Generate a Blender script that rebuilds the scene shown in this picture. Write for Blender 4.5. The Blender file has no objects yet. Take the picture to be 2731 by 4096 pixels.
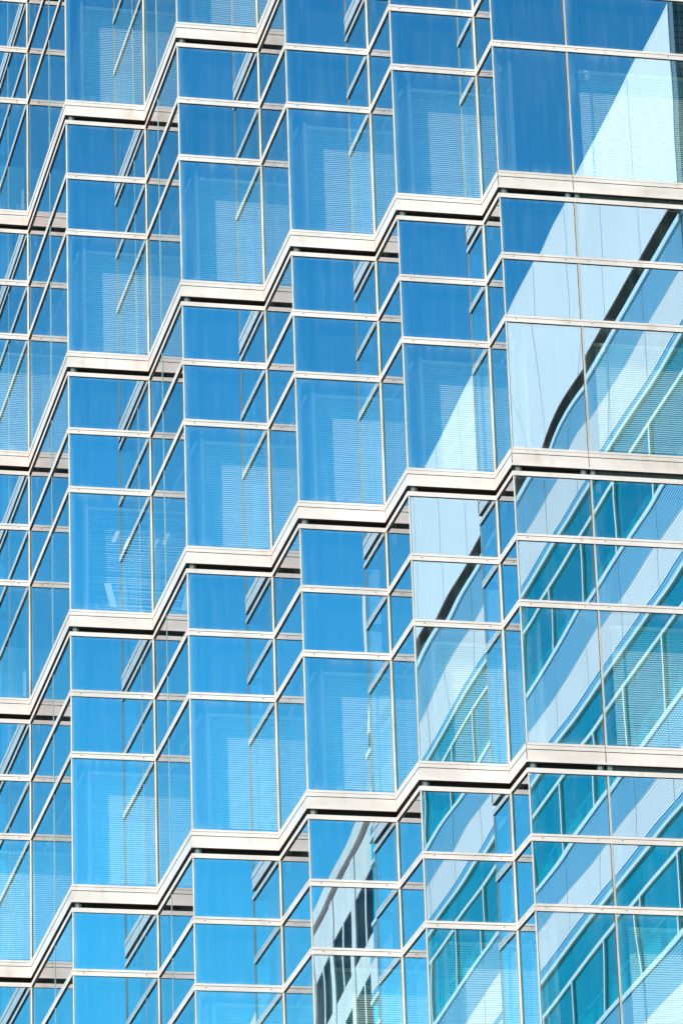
import bpy, bmesh, math, random
from mathutils import Vector, Matrix
R = math.radians
random.seed(7)
S = bpy.context.scene
col = S.collection

# ------------------------------------------------------------------ camera
cam_d = bpy.data.cameras.new("camera")
cam = bpy.data.objects.new("camera", cam_d)
col.objects.link(cam)
c_right = Vector((0.97664949, -0.21254635, -0.03130195))
c_up = Vector((-0.05126681, -0.37206043, 0.92679164))
c_fwd = Vector((0.2086324, 0.90354584, 0.3742692))
cam.matrix_world = Matrix((
    (c_right.x, c_up.x, -c_fwd.x, -8.91168),
    (c_right.y, c_up.y, -c_fwd.y, -55.52219),
    (c_right.z, c_up.z, -c_fwd.z, -29.25772),
    (0, 0, 0, 1)))
cam_d.sensor_fit = 'HORIZONTAL'
cam_d.sensor_width = 36
cam_d.lens = 17341.55 / 2731 * 36
cam_d.clip_start = 0.5
cam_d.clip_end = 3000
S.camera = cam

# ------------------------------------------------------------------ light
SUN_AZ, SUN_EL = 48.0, 33.0          # azimuth from -Y towards -X
sx, sy = -math.sin(R(SUN_AZ)), -math.cos(R(SUN_AZ))
to_sun = Vector((sx * math.cos(R(SUN_EL)), sy * math.cos(R(SUN_EL)), math.sin(R(SUN_EL))))
world = bpy.data.worlds.new("World")
S.world = world
world.use_nodes = True
wn = world.node_tree
wn.nodes.clear()
sky = wn.nodes.new('ShaderNodeTexSky')
sky.sky_type = 'NISHITA'
sky.sun_disc = False
sky.sun_elevation = R(SUN_EL)
sky.sun_rotation = math.atan2(sx, sy)
sky.air_density = 1.5
sky.dust_density = 0.6
sky.ozone_density = 3.0
bg = wn.nodes.new('ShaderNodeBackground')
bg.inputs['Strength'].default_value = 0.071
wo = wn.nodes.new('ShaderNodeOutputWorld')
hs = wn.nodes.new('ShaderNodeGamma')      # deep clear-sky blue
hs.inputs['Gamma'].default_value = 1.5
wn.links.new(sky.outputs[0], hs.inputs['Color'])
tn = wn.nodes.new('ShaderNodeMix')
tn.data_type = 'RGBA'
tn.blend_type = 'MULTIPLY'
tn.inputs['Factor'].default_value = 1.0
tn.inputs['B'].default_value = (0.20, 0.91, 0.93, 1)
wn.links.new(hs.outputs[0], tn.inputs['A'])
# the polarised sky deepens quickly with height
wc = wn.nodes.new('ShaderNodeTexCoord')
ws = wn.nodes.new('ShaderNodeSeparateXYZ')
wn.links.new(wc.outputs['Generated'], ws.inputs[0])
wr = wn.nodes.new('ShaderNodeMapRange')
wr.inputs['From Min'].default_value = 0.24
wr.inputs['From Max'].default_value = 0.50
wr.inputs['To Min'].default_value = 1.14
wr.inputs['To Max'].default_value = 0.74
wn.links.new(ws.outputs['Z'], wr.inputs['Value'])
wv = wn.nodes.new('ShaderNodeVectorMath')
wv.operation = 'SCALE'
wn.links.new(tn.outputs['Result'], wv.inputs[0])
wn.links.new(wr.outputs[0], wv.inputs['Scale'])
wn.links.new(wv.outputs[0], bg.inputs['Color'])
wn.links.new(bg.outputs[0], wo.inputs['Surface'])
sun_d = bpy.data.lights.new("sun", 'SUN')
sun_d.energy = 4.2
sun_d.angle = R(0.5)
sun_d.color = (1.0, 0.90, 0.83)
sun = bpy.data.objects.new("sun", sun_d)
sun.rotation_euler = (-to_sun).to_track_quat('-Z', 'Y').to_euler()
sun.location = to_sun * 60
col.objects.link(sun)
S.view_settings.view_transform = 'Standard'
S.view_settings.look = 'None'
S.view_settings.gamma = 1.0
S.view_settings.exposure = 0.34
S.render.film_transparent = False
S.cycles.max_bounces = 14
S.cycles.glossy_bounces = 8
S.cycles.transparent_max_bounces = 24
S.cycles.diffuse_bounces = 3
S.cycles.caustics_reflective = True
S.cycles.blur_glossy = 0.0
S.cycles.use_denoising = True
S.cycles.sample_clamp_indirect = 6

# ------------------------------------------------------------------ materials
def nodes(name):
    m = bpy.data.materials.new(name)
    m.use_nodes = True
    nt = m.node_tree
    nt.nodes.clear()
    out = nt.nodes.new('ShaderNodeOutputMaterial')
    return m, nt, out

def N(nt, t, **kw):
    n = nt.nodes.new(t)
    for k, v in kw.items():
        setattr(n, k, v)
    return n

def solid(name, c, rough=0.5, metal=0.0, var=0.0, scale=2.0, bump=0.0, spec=0.5, stretch=(1, 1, 1), tint=None, rust=None):
    """diffuse / painted surface with blotchy variation and optional fine bump"""
    m, nt, out = nodes(name)
    p = N(nt, 'ShaderNodeBsdfPrincipled')
    p.inputs['Roughness'].default_value = rough
    p.inputs['Metallic'].default_value = metal
    p.inputs['Specular IOR Level'].default_value = spec
    nt.links.new(p.outputs[0], out.inputs['Surface'])
    tc = N(nt, 'ShaderNodeNewGeometry')
    mp = N(nt, 'ShaderNodeMapping')
    mp.inputs['Scale'].default_value = stretch
    nt.links.new(tc.outputs['Position'], mp.inputs['Vector'])
    nz = N(nt, 'ShaderNodeTexNoise')
    nz.inputs['Scale'].default_value = scale
    nz.inputs['Detail'].default_value = 5
    nt.links.new(mp.outputs[0], nz.inputs['Vector'])
    mx = N(nt, 'ShaderNodeMix', data_type='RGBA')
    t = tint or tuple(x * (1 - var) for x in c)
    mx.inputs['A'].default_value = (*t, 1)
    mx.inputs['B'].default_value = (*c, 1)
    rr = N(nt, 'ShaderNodeMapRange')
    rr.inputs['From Min'].default_value = 0.36
    rr.inputs['From Max'].default_value = 0.6
    nt.links.new(nz.outputs[0], rr.inputs['Value'])
    nt.links.new(rr.outputs[0], mx.inputs['Factor'])
    last = mx
    if rust:
        n2 = N(nt, 'ShaderNodeTexNoise')
        n2.inputs['Scale'].default_value = 2.3
        n2.inputs['Detail'].default_value = 8
        m2 = N(nt, 'ShaderNodeMapping')
        m2.inputs['Scale'].default_value = (2.5, 2.5, 1.0)
        nt.links.new(tc.outputs['Position'], m2.inputs['Vector'])
        nt.links.new(m2.outputs[0], n2.inputs['Vector'])
        r2 = N(nt, 'ShaderNodeMapRange')
        r2.inputs['From Min'].default_value = 0.56
        r2.inputs['From Max'].default_value = 0.78
        r2.inputs['To Max'].default_value = 0.55
        nt.links.new(n2.outputs[0], r2.inputs['Value'])
        last = N(nt, 'ShaderNodeMix', data_type='RGBA')
        last.inputs['B'].default_value = (*rust, 1)
        nt.links.new(mx.outputs['Result'], last.inputs['A'])
        nt.links.new(r2.outputs[0], last.inputs['Factor'])
    nt.links.new(last.outputs['Result'], p.inputs['Base Color'])
    if bump:
        b = N(nt, 'ShaderNodeBump')
        b.inputs['Distance'].default_value = bump
        nt.links.new(nz.outputs[0], b.inputs['Height'])
        nt.links.new(b.outputs[0], p.inputs['Normal'])
    return m

def glass(name, r0, trans, r90=(0.95, 0.86, 0.64), rough=0.0, wave=0.00013, wscale=0.7, streak=0.025):
    """coated solar glass: tinted mirror that strengthens at grazing angles + tinted see-through, slightly wavy, dusty"""
    m, nt, out = nodes(name)
    lw = N(nt, 'ShaderNodeLayerWeight')
    lw.inputs['Blend'].default_value = 0.5
    f = N(nt, 'ShaderNodeMath', operation='POWER')
    nt.links.new(lw.outputs['Facing'], f.inputs[0])
    f.inputs[1].default_value = 3.0
    mc = N(nt, 'ShaderNodeMix', data_type='RGBA')
    mc.inputs['A'].default_value = (*r0, 1)
    mc.inputs['B'].default_value = (*r90, 1)
    nt.links.new(f.outputs[0], mc.inputs['Factor'])
    g = N(nt, 'ShaderNodeBsdfGlossy')
    g.inputs['Roughness'].default_value = rough
    # every unit comes out of its coating batch a little lighter or darker
    oi = N(nt, 'ShaderNodeObjectInfo')
    ov = N(nt, 'ShaderNodeMapRange')
    ov.inputs['To Min'].default_value = 0.93
    ov.inputs['To Max'].default_value = 1.05
    nt.links.new(oi.outputs['Random'], ov.inputs['Value'])
    sv = N(nt, 'ShaderNodeVectorMath', operation='SCALE')
    nt.links.new(mc.outputs['Result'], sv.inputs[0])
    nt.links.new(ov.outputs[0], sv.inputs['Scale'])
    nt.links.new(sv.outputs[0], g.inputs['Color'])
    geo = N(nt, 'ShaderNodeNewGeometry')
    if wave:
        nz = N(nt, 'ShaderNodeTexNoise')
        nz.inputs['Scale'].default_value = wscale
        nz.inputs['Detail'].default_value = 1.0
        nt.links.new(geo.outputs['Position'], nz.inputs['Vector'])
        b = N(nt, 'ShaderNodeBump')
        b.inputs['Strength'].default_value = 1.0
        b.inputs['Distance'].default_value = wave
        nt.links.new(nz.outputs[0], b.inputs['Height'])
        nt.links.new(b.outputs[0], g.inputs['Normal'])
    t = N(nt, 'ShaderNodeBsdfTransparent')
    t.inputs['Color'].default_value = (*trans, 1)
    add = N(nt, 'ShaderNodeAddShader')
    nt.links.new(g.outputs[0], add.inputs[0])
    nt.links.new(t.outputs[0], add.inputs[1])
    # dust / run marks: thin diffuse film
    mp = N(nt, 'ShaderNodeMapping')
    mp.inputs['Scale'].default_value = (9, 9, 0.8)
    nt.links.new(geo.outputs['Position'], mp.inputs['Vector'])
    dn = N(nt, 'ShaderNodeTexNoise')
    dn.inputs['Scale'].default_value = 1.5
    dn.inputs['Detail'].default_value = 6
    nt.links.new(mp.outputs[0], dn.inputs['Vector'])
    dr = N(nt, 'ShaderNodeMapRange')
    dr.inputs['From Min'].default_value = 0.5
    dr.inputs['From Max'].default_value = 0.85
    dr.inputs['To Min'].default_value = 0.004
    dr.inputs['To Max'].default_value = streak * 2
    nt.links.new(dn.outputs[0], dr.inputs['Value'])
    # more dirt close to the pane's edges (uv 0..1 over the pane)
    uv = N(nt, 'ShaderNodeUVMap')
    sp = N(nt, 'ShaderNodeSeparateXYZ')
    nt.links.new(uv.outputs[0], sp.inputs[0])
    pr = []
    for ax in (0, 1):
        a = N(nt, 'ShaderNodeMath', operation='SUBTRACT'); a.inputs[1].default_value = 0.5
        nt.links.new(sp.outputs[ax], a.inputs[0])
        bb = N(nt, 'ShaderNodeMath', operation='ABSOLUTE'); nt.links.new(a.outputs[0], bb.inputs[0])
        cc = N(nt, 'ShaderNodeMapRange'); cc.inputs['From Min'].default_value = 0.40; cc.inputs['From Max'].default_value = 0.5
        nt.links.new(bb.outputs[0], cc.inputs['Value'])
        dd = N(nt, 'ShaderNodeMath', operation='POWER'); dd.inputs[1].default_value = 2.5
        nt.links.new(cc.outputs[0], dd.inputs[0])
        pr.append(dd)
    mxm = N(nt, 'ShaderNodeMath', operation='MAXIMUM')
    nt.links.new(pr[0].outputs[0], mxm.inputs[0]); nt.links.new(pr[1].outputs[0], mxm.inputs[1])
    em = N(nt, 'ShaderNodeMath', operation='MULTIPLY')
    nt.links.new(mxm.outputs[0], em.inputs[0])
    er = N(nt, 'ShaderNodeMapRange')
    er.inputs['From Min'].default_value = 0.30; er.inputs['From Max'].default_value = 0.75
    er.inputs['To Max'].default_value = streak * 8
    nt.links.new(dn.outputs[0], er.inputs['Value'])
    nt.links.new(er.outputs[0], em.inputs[1])
    sm = N(nt, 'ShaderNodeMath', operation='ADD', use_clamp=True)
    nt.links.new(dr.outputs[0], sm.inputs[0]); nt.links.new(em.outputs[0], sm.inputs[1])
    df = N(nt, 'ShaderNodeBsdfDiffuse')
    df.inputs['Color'].default_value = (0.62, 0.66, 0.66, 1)
    mix = N(nt, 'ShaderNodeMixShader')
    nt.links.new(sm.outputs[0], mix.inputs['Fac'])
    nt.links.new(add.outputs[0], mix.inputs[1])
    nt.links.new(df.outputs[0], mix.inputs[2])
    nt.links.new(mix.outputs[0], out.inputs['Surface'])
    return m

def clear(name, c=(1, 1, 1)):
    m, nt, out = nodes(name)
    t = N(nt, 'ShaderNodeBsdfTransparent')
    t.inputs['Color'].default_value = (*c, 1)
    nt.links.new(t.outputs[0], out.inputs['Surface'])
    return m

M_white = solid('painted aluminium', (0.84, 0.63, 0.585), 0.42, var=0.0, scale=1.3, stretch=(1, 1, 2.5), rust=(0.50, 0.33, 0.22), tint=(0.70, 0.52, 0.48), spec=0.4)
M_groove_shade = solid('dark joint and soffit shade', (0.05, 0.035, 0.028), 0.8, var=0.4, scale=6)  # real joints, plus painted shade on band undersides
M_trim = solid('weathered cream trim', (0.76, 0.60, 0.56), 0.6, scale=5, stretch=(1, 1, .4), tint=(0.62, 0.44, 0.37))
M_rust = solid('rusty joint', (0.38, 0.28, 0.20), 0.8, scale=7, tint=(0.2, 0.12, 0.08))
M_thin = solid('pale sealant', (0.9, 0.84, 0.8), 0.6, var=0.1)
M_black = solid('black gasket and soffit shade', (0.012, 0.012, 0.014), 0.7, var=0.3)  # gaskets and slots, plus painted shade under the transoms
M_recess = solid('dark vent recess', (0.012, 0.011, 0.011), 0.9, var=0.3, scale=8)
M_bracket = solid('grey steel bracket', (0.22, 0.22, 0.22), 0.6, var=0.3, scale=20)
M_glassA = glass('solar glass', (0.43, 0.555, 0.68), (0.48, 0.49, 0.44))
M_glassS = glass('spandrel glass', (0.43, 0.555, 0.68), (0.48, 0.49, 0.44))
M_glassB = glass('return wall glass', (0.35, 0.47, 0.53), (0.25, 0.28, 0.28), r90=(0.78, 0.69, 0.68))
M_clear = clear('pane back')
M_shadowbox = solid('spandrel back board', (0.01, 0.018, 0.026), 0.7, var=0.15, scale=1)
M_blind = solid('white blind slats', (0.78, 0.78, 0.76), 0.6, var=0.04)
M_cord = solid('blind cord', (0.6, 0.6, 0.6), 0.8, var=0.1)
M_post = solid('painted inner post', (0.18, 0.20, 0.21), 0.6, var=0.06)
M_ceiling = solid('ceiling board', (0.25, 0.25, 0.25), 0.9, var=0.05)
M_inner = solid('inner wall', (0.06, 0.07, 0.08), 0.9, var=0.1)

M_partition = solid('pale partition', (0.55, 0.58, 0.60), 0.8, var=0.1, scale=1.5)
M_lit, _nt, _out = nodes('lit lamp')
_e = N(_nt, 'ShaderNodeEmission')
_e.inputs['Color'].default_value = (1.0, 0.97, 0.85, 1)
_e.inputs['Strength'].default_value = 0.55
_nt.links.new(_e.outputs[0], _out.inputs['Surface'])

# ------------------------------------------------------------------ mesh helpers
def link(name, me, mats, parent=None):
    o = bpy.data.objects.new(name, me)
    for m in mats:
        me.materials.append(m)
    col.objects.link(o)
    if parent:
        o.parent = parent
    return o

class MB:
    """collects shapes for ONE mesh; 'sh' shears x by y so that corners mitre"""
    def __init__(s, sh=0.0):
        s.v, s.f, s.m, s.sh = [], [], [], sh
    def add(s, vs, fs, mi=0):
        b = len(s.v)
        s.v += [(x + s.sh * y, y, z) for x, y, z in vs]
        s.f += [tuple(b + i for i in f) for f in fs]
        s.m += [mi] * len(fs)
    def box(s, x0, x1, y0, y1, z0, z1, mi=0):
        s.add([(x0, y0, z0), (x1, y0, z0), (x1, y1, z0), (x0, y1, z0), (x0, y0, z1), (x1, y0, z1), (x1, y1, z1), (x0, y1, z1)],
              [(0, 3, 2, 1), (4, 5, 6, 7), (0, 1, 5, 4), (1, 2, 6, 5), (2, 3, 7, 6), (3, 0, 4, 7)], mi)
    def extrude(s, prof, x0, x1, mats=None, caps=True):
        """profile of (y,z) going round, swept along x; mats[i] is the material of edge i"""
        n = len(prof)
        vs = [(x0, y, z) for y, z in prof] + [(x1, y, z) for y, z in prof]
        b = len(s.v)
        s.v += [(x + s.sh * y, y, z) for x, y, z in vs]
        for i in range(n):
            j = (i + 1) % n
            s.f.append((b + i, b + j, b + n + j, b + n + i)); s.m.append(mats[i] if mats else 0)
        if caps:
            s.f.append(tuple(b + i for i in reversed(range(n)))); s.m.append(0)
            s.f.append(tuple(b + n + i for i in range(n))); s.m.append(0)
    def mesh(s, name):
        me = bpy.data.meshes.new(name)
        me.from_pydata(s.v, [], s.f)
        me.polygons.foreach_set('material_index', s.m)
        me.update()
        bm = bmesh.new(); bm.from_mesh(me)
        bmesh.ops.recalc_face_normals(bm, faces=bm.faces)
        bm.to_mesh(me); bm.free()
        return me
    def build(s, name, mats, parent=None):
        return link(name, s.mesh(name), mats, parent)

def empty(name, loc, label, cat):
    o = bpy.data.objects.new(name, None)
    o.location = loc
    o['label'] = label; o['category'] = cat
    o.empty_display_size = 0.5
    col.objects.link(o)
    return o

# ------------------------------------------------------------------ tower plan
W = 1.164
XY_convex = {-2: (-2.364, 9.1), -1: (-1.2, 3.72), 0: (0.0, 0.0), 1: (1.167, -2.573), 2: (2.328, -4.349), 3: (3.486, -5.637), 4: (4.650, -6.493)}
H = {-2: 4.0, -1: 4.0, 0: 3.998, 1: 3.926, 2: 3.974, 3: 3.98}
ZT = {-2: 8.0, -1: 4.0, 0: 0.0}
for n in (0, 1, 2, 3):
    ZT[n + 1] = ZT[n] - H[n]
HS, HR = 1.183, 2.078          # tops of the two transoms below the band top
TR = 0.095                     # transom height
# segments: (kind, x, y, length, joints, key)
segs = []
for i in range(-2, 5):
    X, Y = XY_convex[i]
    if i < 4:
        L = XY_convex[i + 1][0] - X
        segs.append(('A', X, Y, L, [], i))
        Yn = XY_convex[i + 1][1]
        segs.append(('B', X + L, Y, Y - Yn, [], i + 1))
    else:
        segs.append(('A', X, Y, 1.015, [], 4))
        segs.append(('A', X + 1.015, Y, 1.80, [], 5))
        segs.append(('A', X + 2.815, Y, 1.56, [], 6))

tower = empty('office_tower', (5.0, 5.0, -31.0), 'glass office tower with stepped sawtooth facade, white metal floor bands and blue mirror panes', 'building')
tower_inv = Matrix.Translation((-5.0, -5.0, 31.0))

def place(o, kind, x, y, z):
    m = Matrix.Translation((x, y, z))
    if kind == 'B':
        m = m @ Matrix.Rotation(-math.pi / 2, 4, 'Z')
    o.matrix_parent_inverse = Matrix()
    o.matrix_basis = tower_inv @ m

def pane_mesh(x0, x1, z0, z1, sh, amp, rnd, hump=0.0):
    """slightly bowed pane: smooth-shaded front sheet, closed with back and edges"""
    nx, nz = 8, 10
    yF, yB = 0.020, 0.031
    a1 = rnd.uniform(-1, 1) * amp; a2 = rnd.uniform(-1, 1) * amp * .6; a3 = rnd.uniform(-1, 1) * amp * .5; ph = rnd.uniform(0, 6.28)
    t1 = rnd.uniform(-1, 1) * .0005; t2 = rnd.uniform(-1, 1) * .0005
    v, f, mi, uv = [], [], [], []
    for j in range(nz + 1):
        for i in range(nx + 1):
            u, w = i / nx, j / nz
            d = a1 * math.sin(math.pi * u) * math.sin(math.pi * w) + a2 * math.sin(2 * math.pi * w + ph) * math.sin(math.pi * u) + a3 * (u - .5) * (w - .5) \
                + hump * (w - .5) * math.sin(math.pi * u) + t1 * (u - .5) * (x1 - x0) + t2 * (w - .5) * (z1 - z0)
            x = x0 + (x1 - x0) * u
            v.append((x + sh * yF, yF + d, z0 + (z1 - z0) * w))
    for j in range(nz):
        for i in range(nx):
            a = j * (nx + 1) + i
            f.append((a, a + 1, a + nx + 2, a + nx + 1)); mi.append(0)
    nF = len(f)
    b = len(v)
    for (x, z) in ((x0, z0), (x1, z0), (x1, z1), (x0, z1)):
        v.append((x + sh * yB, yB, z))
    f.append((b + 3, b + 2, b + 1, b)); mi.append(1)
    c = [0, nx, (nx + 1) * (nz + 1) - 1, (nx + 1) * nz]
    for k in range(4):
        p, q = c[k], c[(k + 1) % 4]
        f.append((q, p, b + k, b + (k + 1) % 4)); mi.append(2)
    me = bpy.data.meshes.new('pane')
    me.from_pydata(v, [], f)
    me.polygons.foreach_set('material_index', mi)
    me.polygons.foreach_set('use_smooth', [k < nF for k in range(len(f))])
    ul = me.uv_layers.new(name='UVMap')
    for poly in me.polygons:
        for li in poly.loop_indices:
            co = me.vertices[me.loops[li].vertex_index].co
            ul.data[li].uv = ((co.x - sh * co.y - x0) / (x1 - x0), (co.z - z0) / (z1 - z0))
    me.update()
    # hard edges between the front sheet and the rim
    me.set_sharp_from_angle(angle=R(30))
    return me

def blind_mesh(x0, x1, y, z0, z1, rnd, tilt=62, messy=False):
    b = MB(0)
    pitch, wd, th = 0.0295, 0.026, 0.0012
    ca, sa = math.cos(R(tilt)), math.sin(R(tilt))
    b.box(x0, x1, y - .015, y + .015, z1 - .03, z1, 0)
    n = int((z1 - .04 - z0) / pitch)
    for k in range(n):
        z = z1 - .045 - k * pitch
        t = R(tilt + rnd.uniform(-3, 3) + (rnd.uniform(-12, 8) if messy else 0))
        ca, sa = math.cos(t), math.sin(t)
        # outer edge lower, inner edge higher
        dy, dz = wd / 2 * ca, wd / 2 * sa
        ny, nz_ = th * sa, th * ca
        dr = rnd.uniform(-.03, .03) if messy and rnd.random() < .25 else rnd.uniform(-.0012, .0012)
        pts = []
        for xx, dd in ((x0, 0), (x1, dr)):
            for yy, zz in ((y - dy, z - dz), (y + dy, z + dz), (y + dy + ny, z + dz - nz_), (y - dy + ny, z - dz - nz_)):
                pts.append((xx, yy, zz + dd))
        b.add(pts, [(0, 1, 5, 4), (1, 2, 6, 5), (2, 3, 7, 6), (3, 0, 4, 7), (3, 2, 1, 0), (4, 5, 6, 7)], 0)
    for fx in (.17, .83):
        xx = x0 + (x1 - x0) * fx
        b.box(xx - .0015, xx + .0015, y - .018, y - .0155, z0, z1 - .03, 1)
    return b.mesh('blind')

def transom_mesh(L, sh, joint):
    b = MB(sh)
    prof = [(.034, 0), (.003, 0), (.003, -.030), (.014, -.030), (.014, -.038), (0, -.038), (0, -TR), (.034, -TR)]
    b.extrude(prof, 0, L, [0, 0, 2, 2, 2, 0, 1, 0])  # underside black: soffit shade put into the colour
    for s in ([.155, 1.42] if L > 1.7 and sh > 0 and L < 1.9 and joint is None and L == 1.80 else [.155, L - .155] if L > .6 else [L / 2]):
        b.box(s - .009, s + .009, -.0015, .01, -.060, -.050, 1)
    return b.mesh('transom')

def band_mesh(L, sh, kind):
    b = MB(sh)
    prof = [(.06, 0), (.004, 0), (.004, -.031), (.016, -.031), (.016, -.037), (0, -.037), (0, -.086), (.016, -.086), (.016, -.094),
            (.005, -.094), (.005, -.226), (-.004, -.230), (-.004, -.255), (.06, -.255)]
    b.extrude(prof, 0, L, [0, 0, 1, 1, 1, 0, 1, 1, 1, 0, 0, 0, 1, 1])  # grooves dark; underside dark as well, its shade painted in
    # lower thin rail under the open slot
    b.extrude([(.034, -.332), (0, -.332), (0, -.393), (.034, -.393)], 0, L, [0, 0, 1, 0])  # rail underside carries painted shade
    return b.mesh('floor_band')

HUMP = {('A', 4, 1): .0032, ('A', 5, 1): -.0015, ('A', 3, 2): .0012, ('A', 4, 2): -.001, ('A', 2, 2): .002, ('A', 5, 3): .001}

def make_bay(kind, x, y, L, key, n, joint, rnd):
    """part window_bay with panes, transoms, boards and blind as sub-parts, local z=0 at the band top"""
    sh = 1.0 if kind == 'A' else -1.0
    h = H[n]
    # own mesh of the bay: edge trims + inner jamb posts
    b = MB(sh)
    zt, zb = -.393, -h
    def trim(s0, s1, y0, y1, mi):
        b.box(s0, s1, y0, y1, zb, -.393, mi)
    if kind == 'A':
        if key <= 4:
            trim(0, .017, .006, .034, 0)
        else:
            trim(0, .007, .008, .034, 2)
            b.box(.007, .016, .012, .034, zb, -.393, 0)
        if key <= 3:
            trim(L - .011, L, .006, .034, 2)
        else:
            trim(L - .007, L, .010, .034, 3)
            b.box(L - .014, L - .007, .014, .034, zb, -.393, 1)
    else:
        trim(0, .05, .006, .034, 2)
        trim(L - .009, L, .015, .034, 0)
    b.box(0.001, L - 0.001, .0345, .038, -h + .0, -h + .03, 1)
    if kind == 'A' and key <= 4:
        q = MB(0)
        # inner corner post and jamb, seen through the glass
        b.v, b.f, b.m = b.v, b.f, b.m
        for args in ((.075, .105, .10, .16, zb + .01, -HR - TR, 4), (.262, .30, .14, .40, zb + .01, -HR - TR, 4)):
            o0 = b.sh; b.sh = 0; b.box(*args); b.sh = o0
    bay = b.build('window_bay', [M_white, M_black, M_trim, M_rust, M_post], tower)
    place(bay, kind, x, y, ZT[n])
    def sub(name, me, mats):
        o = bpy.data.objects.new(name, me)
        for m in mats:
            if len(me.materials) < len(mats):
                me.materials.append(m)
        col.objects.link(o)
        o.parent = bay
        return o
    for hz in (HS, HR):
        o = sub('transom', transom_mesh(L, sh, joint), [M_white, M_black, M_groove_shade])
        o.location.z = -hz
    MG = M_glassB if kind == 'B' else M_glassA
    cuts = [0.0] + ([joint] if joint else []) + [L]
    amp = 0.0005
    for a, c in zip(cuts[:-1], cuts[1:]):
        e0 = a + (.001 if a == 0 else .004); e1 = c - (.001 if c == L else .004)
        sub('spandrel_pane', pane_mesh(e0, e1, -HS, -.393, sh, amp * .35, rnd), [MG, M_clear, M_black])
        sub('spandrel_pane', pane_mesh(e0, e1, -HR, -HS - TR, sh, amp * .35, rnd), [MG, M_clear, M_black])
        sub('vision_pane', pane_mesh(e0, e1, -h, -HR - TR, sh, amp * (1.6 if key >= 3 else 1), rnd,
                                      HUMP.get((kind, key, n), 0.0)), [MG, M_clear, M_black])
    if joint:
        q = MB(sh)
        for z0, z1 in ((-HS, -.393), (-HR, -HS - TR), (-h, -HR - TR)):
            q.box(joint - .006, joint + .006, .014, .032, z0, z1, 0)
        sub('joint_bead', q.mesh('joint_bead'), [M_thin])
    q = MB(0)
    if kind == 'A':
        q.box(.20, L + .12, .17, .19, -HR + .0, -.30, 0)
        q.box(.20, .215, .05, .17, -HR, -.30, 0)
    else:
        q.box(-.12, L - .20, .17, .19, -HR + .0, -.30, 0)
    if kind == 'A':
        q.box(.03, L + .05, .036, .17, -HR - .07, -HR - .05, 0)
    else:
        q.box(-.05, L - .03, .036, .17, -HR - .07, -HR - .05, 0)
    q.box(.20 if kind == 'A' else -.12, L + .12 if kind == 'A' else L - .20, .17, .185, -HR - .07, -HR, 0)
    sub('shadow_box', q.mesh('shadow_box'), [M_shadowbox])
    clear_room = (kind == 'A' and key == -1 and n in (-1, 1)) or (kind == 'B' and key == 0 and n in (-1, 1))
    if clear_room:
        q = MB(0)
        q.box(.1 if kind == 'A' else -.3, L + .1 if kind == 'A' else L - .5, 1.0, 1.06, -h + .02, -HR - .75, 0)
        q.box(.1 if kind == 'A' else -.3, L + .1 if kind == 'A' else L - .5, .98, 1.08, -HR - .75, -HR - .70, 0)
        sub('partition', q.mesh('partition'), [M_partition])
    if kind == 'A' and key == 0 and n == 1:
        q = MB(0)
        q.box(.80, .85, .75, 1.15, -HR - .36, -HR - .34, 0)
        q.box(.96, 1.0, .75, 1.15, -HR - .46, -HR - .44, 0)
        sub('ceiling_lamp', q.mesh('ceiling_lamp'), [M_lit])
        q = MB(0)
        q.box(.34, .47, .365, .368, -h + .03, -h + .24, 0)
        q.add([(.55, .365, -h + .55), (.65, .365, -h + .55), (.74, .372, -h + .20), (.64, .372, -h + .20),
               (.55, .368, -h + .55), (.65, .368, -h + .55), (.74, .375, -h + .20), (.64, .375, -h + .20)],
              [(0, 1, 2, 3), (7, 6, 5, 4), (0, 4, 5, 1), (1, 5, 6, 2), (2, 6, 7, 3), (3, 7, 4, 0)])
        sub('paper_sheet', q.mesh('paper_sheet'), [M_blind])
    if not clear_room and not (kind == 'A' and key == 4):
        messy = (kind == 'A' and key == 0 and n == 1)
        z0, z1 = -h + .01, -HR - TR - .05
        if kind == 'A':
            x0b, x1b = (.31, L + .13) if key < 4 else (.28, L - .05)
            me = blind_mesh(x0b, x1b, .40, z0, z1, rnd, 40 if messy else 62, messy)
        else:
            me = blind_mesh(-.30, L - .42, .25, z0, z1, rnd)
        sub('blind', me, [M_blind, M_cord])

def make_band(kind, x, y, L, key, n):
    sh = 1.0 if kind == 'A' else -1.0
    o = link('floor_band', band_mesh(L, sh, kind), [M_white, M_groove_shade], tower)
    place(o, kind, x, y, ZT[n])
    q = MB(sh)
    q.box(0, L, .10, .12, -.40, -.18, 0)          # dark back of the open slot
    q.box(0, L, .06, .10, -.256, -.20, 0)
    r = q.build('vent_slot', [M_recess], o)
    brs = []
    if kind == 'A':
        if key <= 4: brs.append(.055)
        if key == 4: brs.append(L - .10)
        if key >= 5: brs += [.025, L - .075]
    for s in brs:
        q = MB(0)
        q.box(s, s + .048, .022, .099, -.333, -.2545, 0)
        q.box(s + .050, s + .085, .055, .099, -.333, -.2545, 0)
        q.build('bracket', [M_bracket], o)
    if kind == 'A' and key >= 5:
        q = MB(0)
        s = .13
        while s < L - .12:
            q.box(s, s + .004, .05, .054, -.332, -.255, 0); s += .016
        for z in (-.315, -.298, -.281, -.266):
            q.box(.12, L - .11, .0545, .057, z, z + .003, 0)
        q.build('vent_grille', [M_bracket], o)
    # thin vertical joint between neighbouring band pieces
    if not (kind == 'A' and key < 4):
        q = MB(sh)
        q.box(-.003, .004, -.002, .02, -.228, -.0005, 0)
        q.build('joint_bead', [M_trim if kind == 'B' else M_rust], o)

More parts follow.
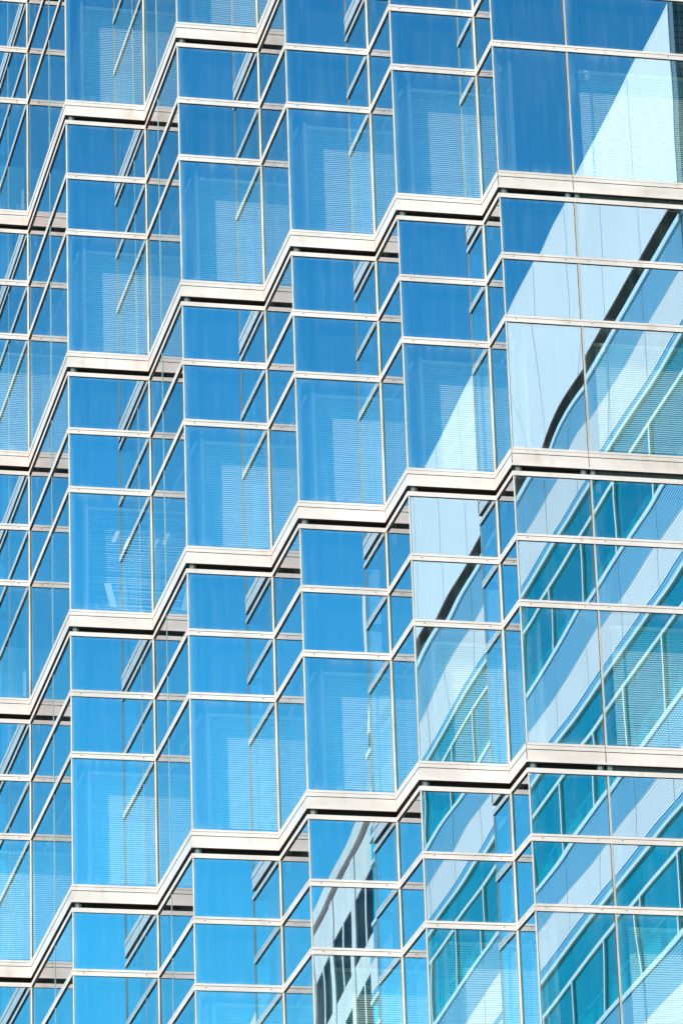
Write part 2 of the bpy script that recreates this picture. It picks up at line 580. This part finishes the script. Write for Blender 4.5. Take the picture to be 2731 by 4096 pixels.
for kind, x, y, L, _, key in segs:
    rnd = random.Random((key + 9) * 31 + (1 if kind == 'B' else 0))
    joint = None
    if kind == 'B' and key in (0, 1):
        joint = L - 1.585
    for n in range(-2, 4):
        if n == -2 and key > 1: continue
        if key == -2 and kind == 'A' and n < -1: continue
        make_bay(kind, x, y, L, key, n, joint, rnd)
    for n in range(-1, 5):
        make_band(kind, x, y, L, key, n)

# floor slabs (their undersides are the ceilings) and the inner core wall
def inner_poly(off):
    pts = []
    for i in range(-2, 5):
        X, Y = XY_convex[i]
        pts.append((X + off, Y + off))
        if i < 4:
            pts.append((XY_convex[i + 1][0] + off, Y + off))
    pts.append((8.98, XY_convex[4][1] + off))
    pts.append((8.98, 14.0))
    pts.append((-2.364 + off, 14.0))
    return pts

def prism(name, poly, z0, z1, mats, parent):
    n = len(poly)
    b = MB(0)
    b.add([(x, y, z0) for x, y in poly] + [(x, y, z1) for x, y in poly],
          [tuple(range(n))[::-1], tuple(range(n, 2 * n))] + [(i, (i + 1) % n, n + (i + 1) % n, n + i) for i in range(n)])
    o = b.build(name, mats, parent)
    return o

for n in range(-2, 4):
    o = prism('floor_slab', inner_poly(.46), ZT[n] - 2.0, ZT[n] - .12, [M_ceiling], tower)
    o.matrix_basis = tower_inv
core = [(-1.9, 13.9), (-1.6, 12.2), (3.0, 4.2), (8.5, -1.2), (8.5, 13.9)]
o = prism('core_wall', core, -15.9, 7.8, [M_inner], tower); o.matrix_basis = tower_inv
# the storeys below the view, closed and plain
M_lower = solid('lower tower wall', (0.05, 0.10, 0.15), 0.15, var=0.2, spec=0.8)
o = prism('lower_storeys', inner_poly(.05), -31.0, ZT[4] - .40, [M_lower], tower); o.matrix_basis = tower_inv

# ------------------------------------------------------------------ ground
M_ground = solid('pale paving', (0.30, 0.29, 0.27), 0.85, var=0.25, scale=.6, bump=.003)
q = MB(0)
q.add([(-600, -600, -31), (600, -600, -31), (600, 600, -31), (-600, 600, -31)], [(0, 1, 2, 3)])
o = q.build('ground', [M_ground]); o['kind'] = 'structure'

# ------------------------------------------------------------------ office block across the way (seen in the glass)
M_panel = solid('white corrugated metal', (0.97, 0.83, 0.83), 0.5, var=0.03, scale=.4)
M_panel_shade = solid('shade toned corrugated metal', (0.06, 0.385, 0.60), 0.6, var=0.03, scale=.4)  # shaded zones of the white panels, shade put into the colour
M_panelj = solid('panel joint', (0.45, 0.47, 0.50), 0.8)
M_wframe = solid('white window frame', (0.82, 0.82, 0.80), 0.4, var=0.03)
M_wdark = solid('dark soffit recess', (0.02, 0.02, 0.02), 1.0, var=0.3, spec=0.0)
M_teal = glass('teal window glass', (0.02, 0.15, 0.17), (0.12, 0.60, 0.58), r90=(0.02, 0.42, 0.40), wave=0, streak=0.0)
M_room = solid('teal room', (0.10, 0.22, 0.22), 0.8, var=0.2, scale=.8)
M_roller = solid('roller blind cloth', (0.35, 0.60, 0.58), 0.8, var=0.05)
M_lamp = solid('ceiling light panel', (0.75, 0.8, 0.78), 0.6)

opp = empty('white_office_block', (22.0, -41.0, -31.0), 'white corrugated office block with teal ribbon windows, mirrored in the tower glass', 'building')
pA = Vector((14.0, -27.6)); pB = Vector((14.95, -54.6))
dirw = (pB - pA).normalized()
ang = math.atan2(dirw.y, dirw.x)          # local x runs from the near end away, local y = inward
LW = (pB - pA).length
# local frame: x along dirw, y inward (to +X world)
MW = Matrix.Translation((pA.x, pA.y, 0)) @ Matrix.Rotation(ang, 4, 'Z')
opp_inv = Matrix.Translation((-22.0, 41.0, 31.0))
def wpart(name, mb, mats, parent=None):
    o = mb.build(name, mats, parent or opp)
    if parent is None:
        o.matrix_basis = opp_inv @ MW
    return o
def corrugated(x0, x1, z0, z1, y=0.0, pitch=.068, back=.35, dep=.012):
    b = MB(0)
    prof = [(back, z0), ]
    z = z0
    while z < z1 - 1e-6:
        zz = min(z + pitch, z1)
        prof += [(y, z + .0005), (y + dep, zz)]
        z = zz
    prof += [(back, z1)]
    b.extrude(prof[::-1], x0, x1)
    return b
wz = [(3.85, 1.68), (-.40, -2.58), (-4.66, -6.84), (-8.92, -11.1), (-13.2, -15.4)]
def joints(b, z0, z1, y):
    s = 2.9 * 0 + 3.0
    while s < LW:
        b.box(s - .005, s + .005, y - .003, y + .02, z0, z1, 0); s += 2.88
# parapet
o = wpart('parapet_wall', corrugated(0, LW, 6.75, 10.62, 0, dep=.006), [M_panel])
q = MB(0); joints(q, 6.76, 10.6, 0); wpart('panel_joint', q, [M_panelj], o)
q = MB(0); q.box(-.02, LW, .0, .36, 10.62, 10.68)
wpart('coping', q, [M_wframe])
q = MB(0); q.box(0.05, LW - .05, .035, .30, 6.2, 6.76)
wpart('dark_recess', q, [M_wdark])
q = MB(0); q.box(-.02, LW, -.04, .30, 6.10, 6.24)
wpart('ledge', q, [M_wframe])
prev = 6.12
for k, (zt, zb) in enumerate(wz):
    # panel above the windows
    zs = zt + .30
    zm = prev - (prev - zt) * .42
    o = wpart('wall_panel', corrugated(0, LW, zm, prev, 0), [M_panel_shade])  # upper zone: shade painted on, nothing casts it
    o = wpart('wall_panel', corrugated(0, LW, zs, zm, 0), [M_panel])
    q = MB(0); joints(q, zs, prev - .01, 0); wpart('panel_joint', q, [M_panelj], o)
    o = wpart('head_panel', corrugated(0, LW, zt + .07, zs, 0), [M_panel_shade])  # narrow zone over the windows, its shade painted too
    # frames: head, mid rail, sill ledge
    q = MB(0); q.box(-.02, LW, -.03, .35, zt - .01, zt + .085); wpart('window_head', q, [M_wframe])
    q = MB(0); q.box(-.02, LW, -.03, .35, zb - .11, zb); wpart('ledge', q, [M_wframe])
    if k < 4:
        s = 0.05; kk = 0
        edges = []
        s = 3.0
        edges = [0.04]
        while s < LW - .3:
            edges.append(s); s += 2.88
        edges.append(LW - .04)
        for a, c in zip(edges[:-1], edges[1:]):
            f = MB(0)
            f.box(a, c, -.02, .10, zt - .71, zt - .62, 0)
            f.box(a, a + .09, -.02, .12, zb, zt - .71, 0)
            w = wpart('window', f, [M_wframe])
            g = MB(0)
            g.box(a + .001, c, .02, .032, zb, zt, 0)
            wpane = g.build('pane', [M_teal], w)
            g = MB(0)
            g.box(a + .45, c, .55, .57, zb, zt - 1.15, 0)
            g.build('roller_blind', [M_roller], w)
            g = MB(0)
            g.box(a + .5, c - .9, .8, 1.1, zt - .78, zt - .72, 0)
            g.box(a + .5 + 1.9, c - .2, .8, 1.1, zt - .78, zt - .72, 0)
            g.build('ceiling_lamp', [M_lamp], w)
    prev = zb - .10
# inner body: dark rooms behind the glass
q = MB(0)
q.box(0.02, LW - .02, 2.2, 9.0, -31, 10.5)
for zt, zb in wz:
    q.box(0.02, LW - .02, .36, 2.2, zt - .02, zt + 2.0)
wpart('room_core', q, [M_room])
q = MB(0); q.box(0, LW, .0, .35, -31, wz[-1][1] - .10)
wpart('lower_wall', q, [M_panel])
# end wall that faces the tower: dark, tiled
m, nt, out = nodes('dark tiled end wall')
p = N(nt, 'ShaderNodeBsdfPrincipled'); p.inputs['Roughness'].default_value = 0.35
bt = N(nt, 'ShaderNodeTexBrick')
bt.offset = 0.0
bt.inputs['Color1'].default_value = (.06, .10, .12, 1); bt.inputs['Color2'].default_value = (.08, .12, .14, 1)
bt.inputs['Mortar'].default_value = (.015, .02, .022, 1)
bt.inputs['Scale'].default_value = 1.0
bt.inputs['Brick Width'].default_value = .32; bt.inputs['Row Height'].default_value = .14; bt.inputs['Mortar Size'].default_value = .016
tcn = N(nt, 'ShaderNodeNewGeometry'); mpn = N(nt, 'ShaderNodeMapping')
mpn.inputs['Rotation'].default_value = (R(-90), 0, 0)
nt.links.new(tcn.outputs['Position'], mpn.inputs['Vector']); nt.links.new(mpn.outputs[0], bt.inputs['Vector'])
nt.links.new(bt.outputs[0], p.inputs['Base Color']); nt.links.new(p.outputs[0], out.inputs['Surface'])
M_tile = m
q = MB(0); q.box(-.30, -.001, .02, 9.0, -31, 10.6)
wpart('end_wall', q, [M_tile])

# ------------------------------------------------------------------ pale concrete building further down the street (seen in the glass)
M_conc = solid('pale concrete', (0.86, 0.73, 0.69), 0.8, var=0.12, scale=1.2, bump=.002)
M_pgl = glass('dark window glass', (0.02, 0.04, 0.05), (0.02, 0.04, 0.05), r90=(0.03, 0.05, 0.06), wave=0, streak=0.0)
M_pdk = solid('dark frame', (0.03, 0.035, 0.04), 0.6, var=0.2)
pale = empty('concrete_office_block', (22.0, -76.0, -31.0), 'pale concrete office block with tall dark windows between piers, mirrored low down', 'building')
pinv = Matrix.Translation((-22.0, 76.0, 31.0))
MP = Matrix.Translation((15.8, -57.3, 0)) @ Matrix.Rotation(R(-86), 4, 'Z')
LP = 40.0
def ppart(name, mb, mats, parent=None):
    o = mb.build(name, mats, parent or pale)
    if parent is None:
        o.matrix_basis = pinv @ MP
    return o
ztop = 6.2
q = MB(0); q.box(-.1, LP, -.10, .5, ztop - .42, ztop); ppart('cornice', q, [M_conc])
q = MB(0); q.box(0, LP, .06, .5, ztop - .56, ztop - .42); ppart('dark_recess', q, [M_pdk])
zz = ztop - .56
for k in range(8):
    wall_h = 1.25 if k == 0 else .95
    q = MB(0); q.box(0, LP, 0, .5, zz - wall_h, zz); ppart('wall', q, [M_conc])
    zz -= wall_h
    s = .70
    while s < LP - 1.4 and k < 5:
        f = MB(0); f.box(s, s + 1.52, .05, .30, zz - 1.75, zz)
        w = ppart('window', f, [M_pdk])
        g = MB(0); g.box(s + .05, s + 1.47, .02, .045, zz - 1.70, zz - .05); g.build('pane', [M_pgl], w)
        s += 1.52
        if k == 0 or True:
            q = MB(0); q.box(s, s + .22, -.012, .30, zz - 1.75, zz, 0); q.build('mullion', [M_conc], w)
        s += .22
        f = MB(0); f.box(s, s + 1.52, .05, .30, zz - 1.75, zz)
        w = ppart('window', f, [M_pdk])
        g = MB(0); g.box(s + .05, s + 1.47, .02, .045, zz - 1.70, zz - .05); g.build('pane', [M_pgl], w)
        s += 1.52 + .74
    zz -= 1.75
s = 0.0
while s < LP:
    q = MB(0); q.box(s, s + .70, -.03, .40, -31, ztop - .57); ppart('pier', q, [M_conc]); s += 4.0
q = MB(0); q.box(0, LP, .5, 10, -31, ztop - .2); ppart('core', q, [M_conc])
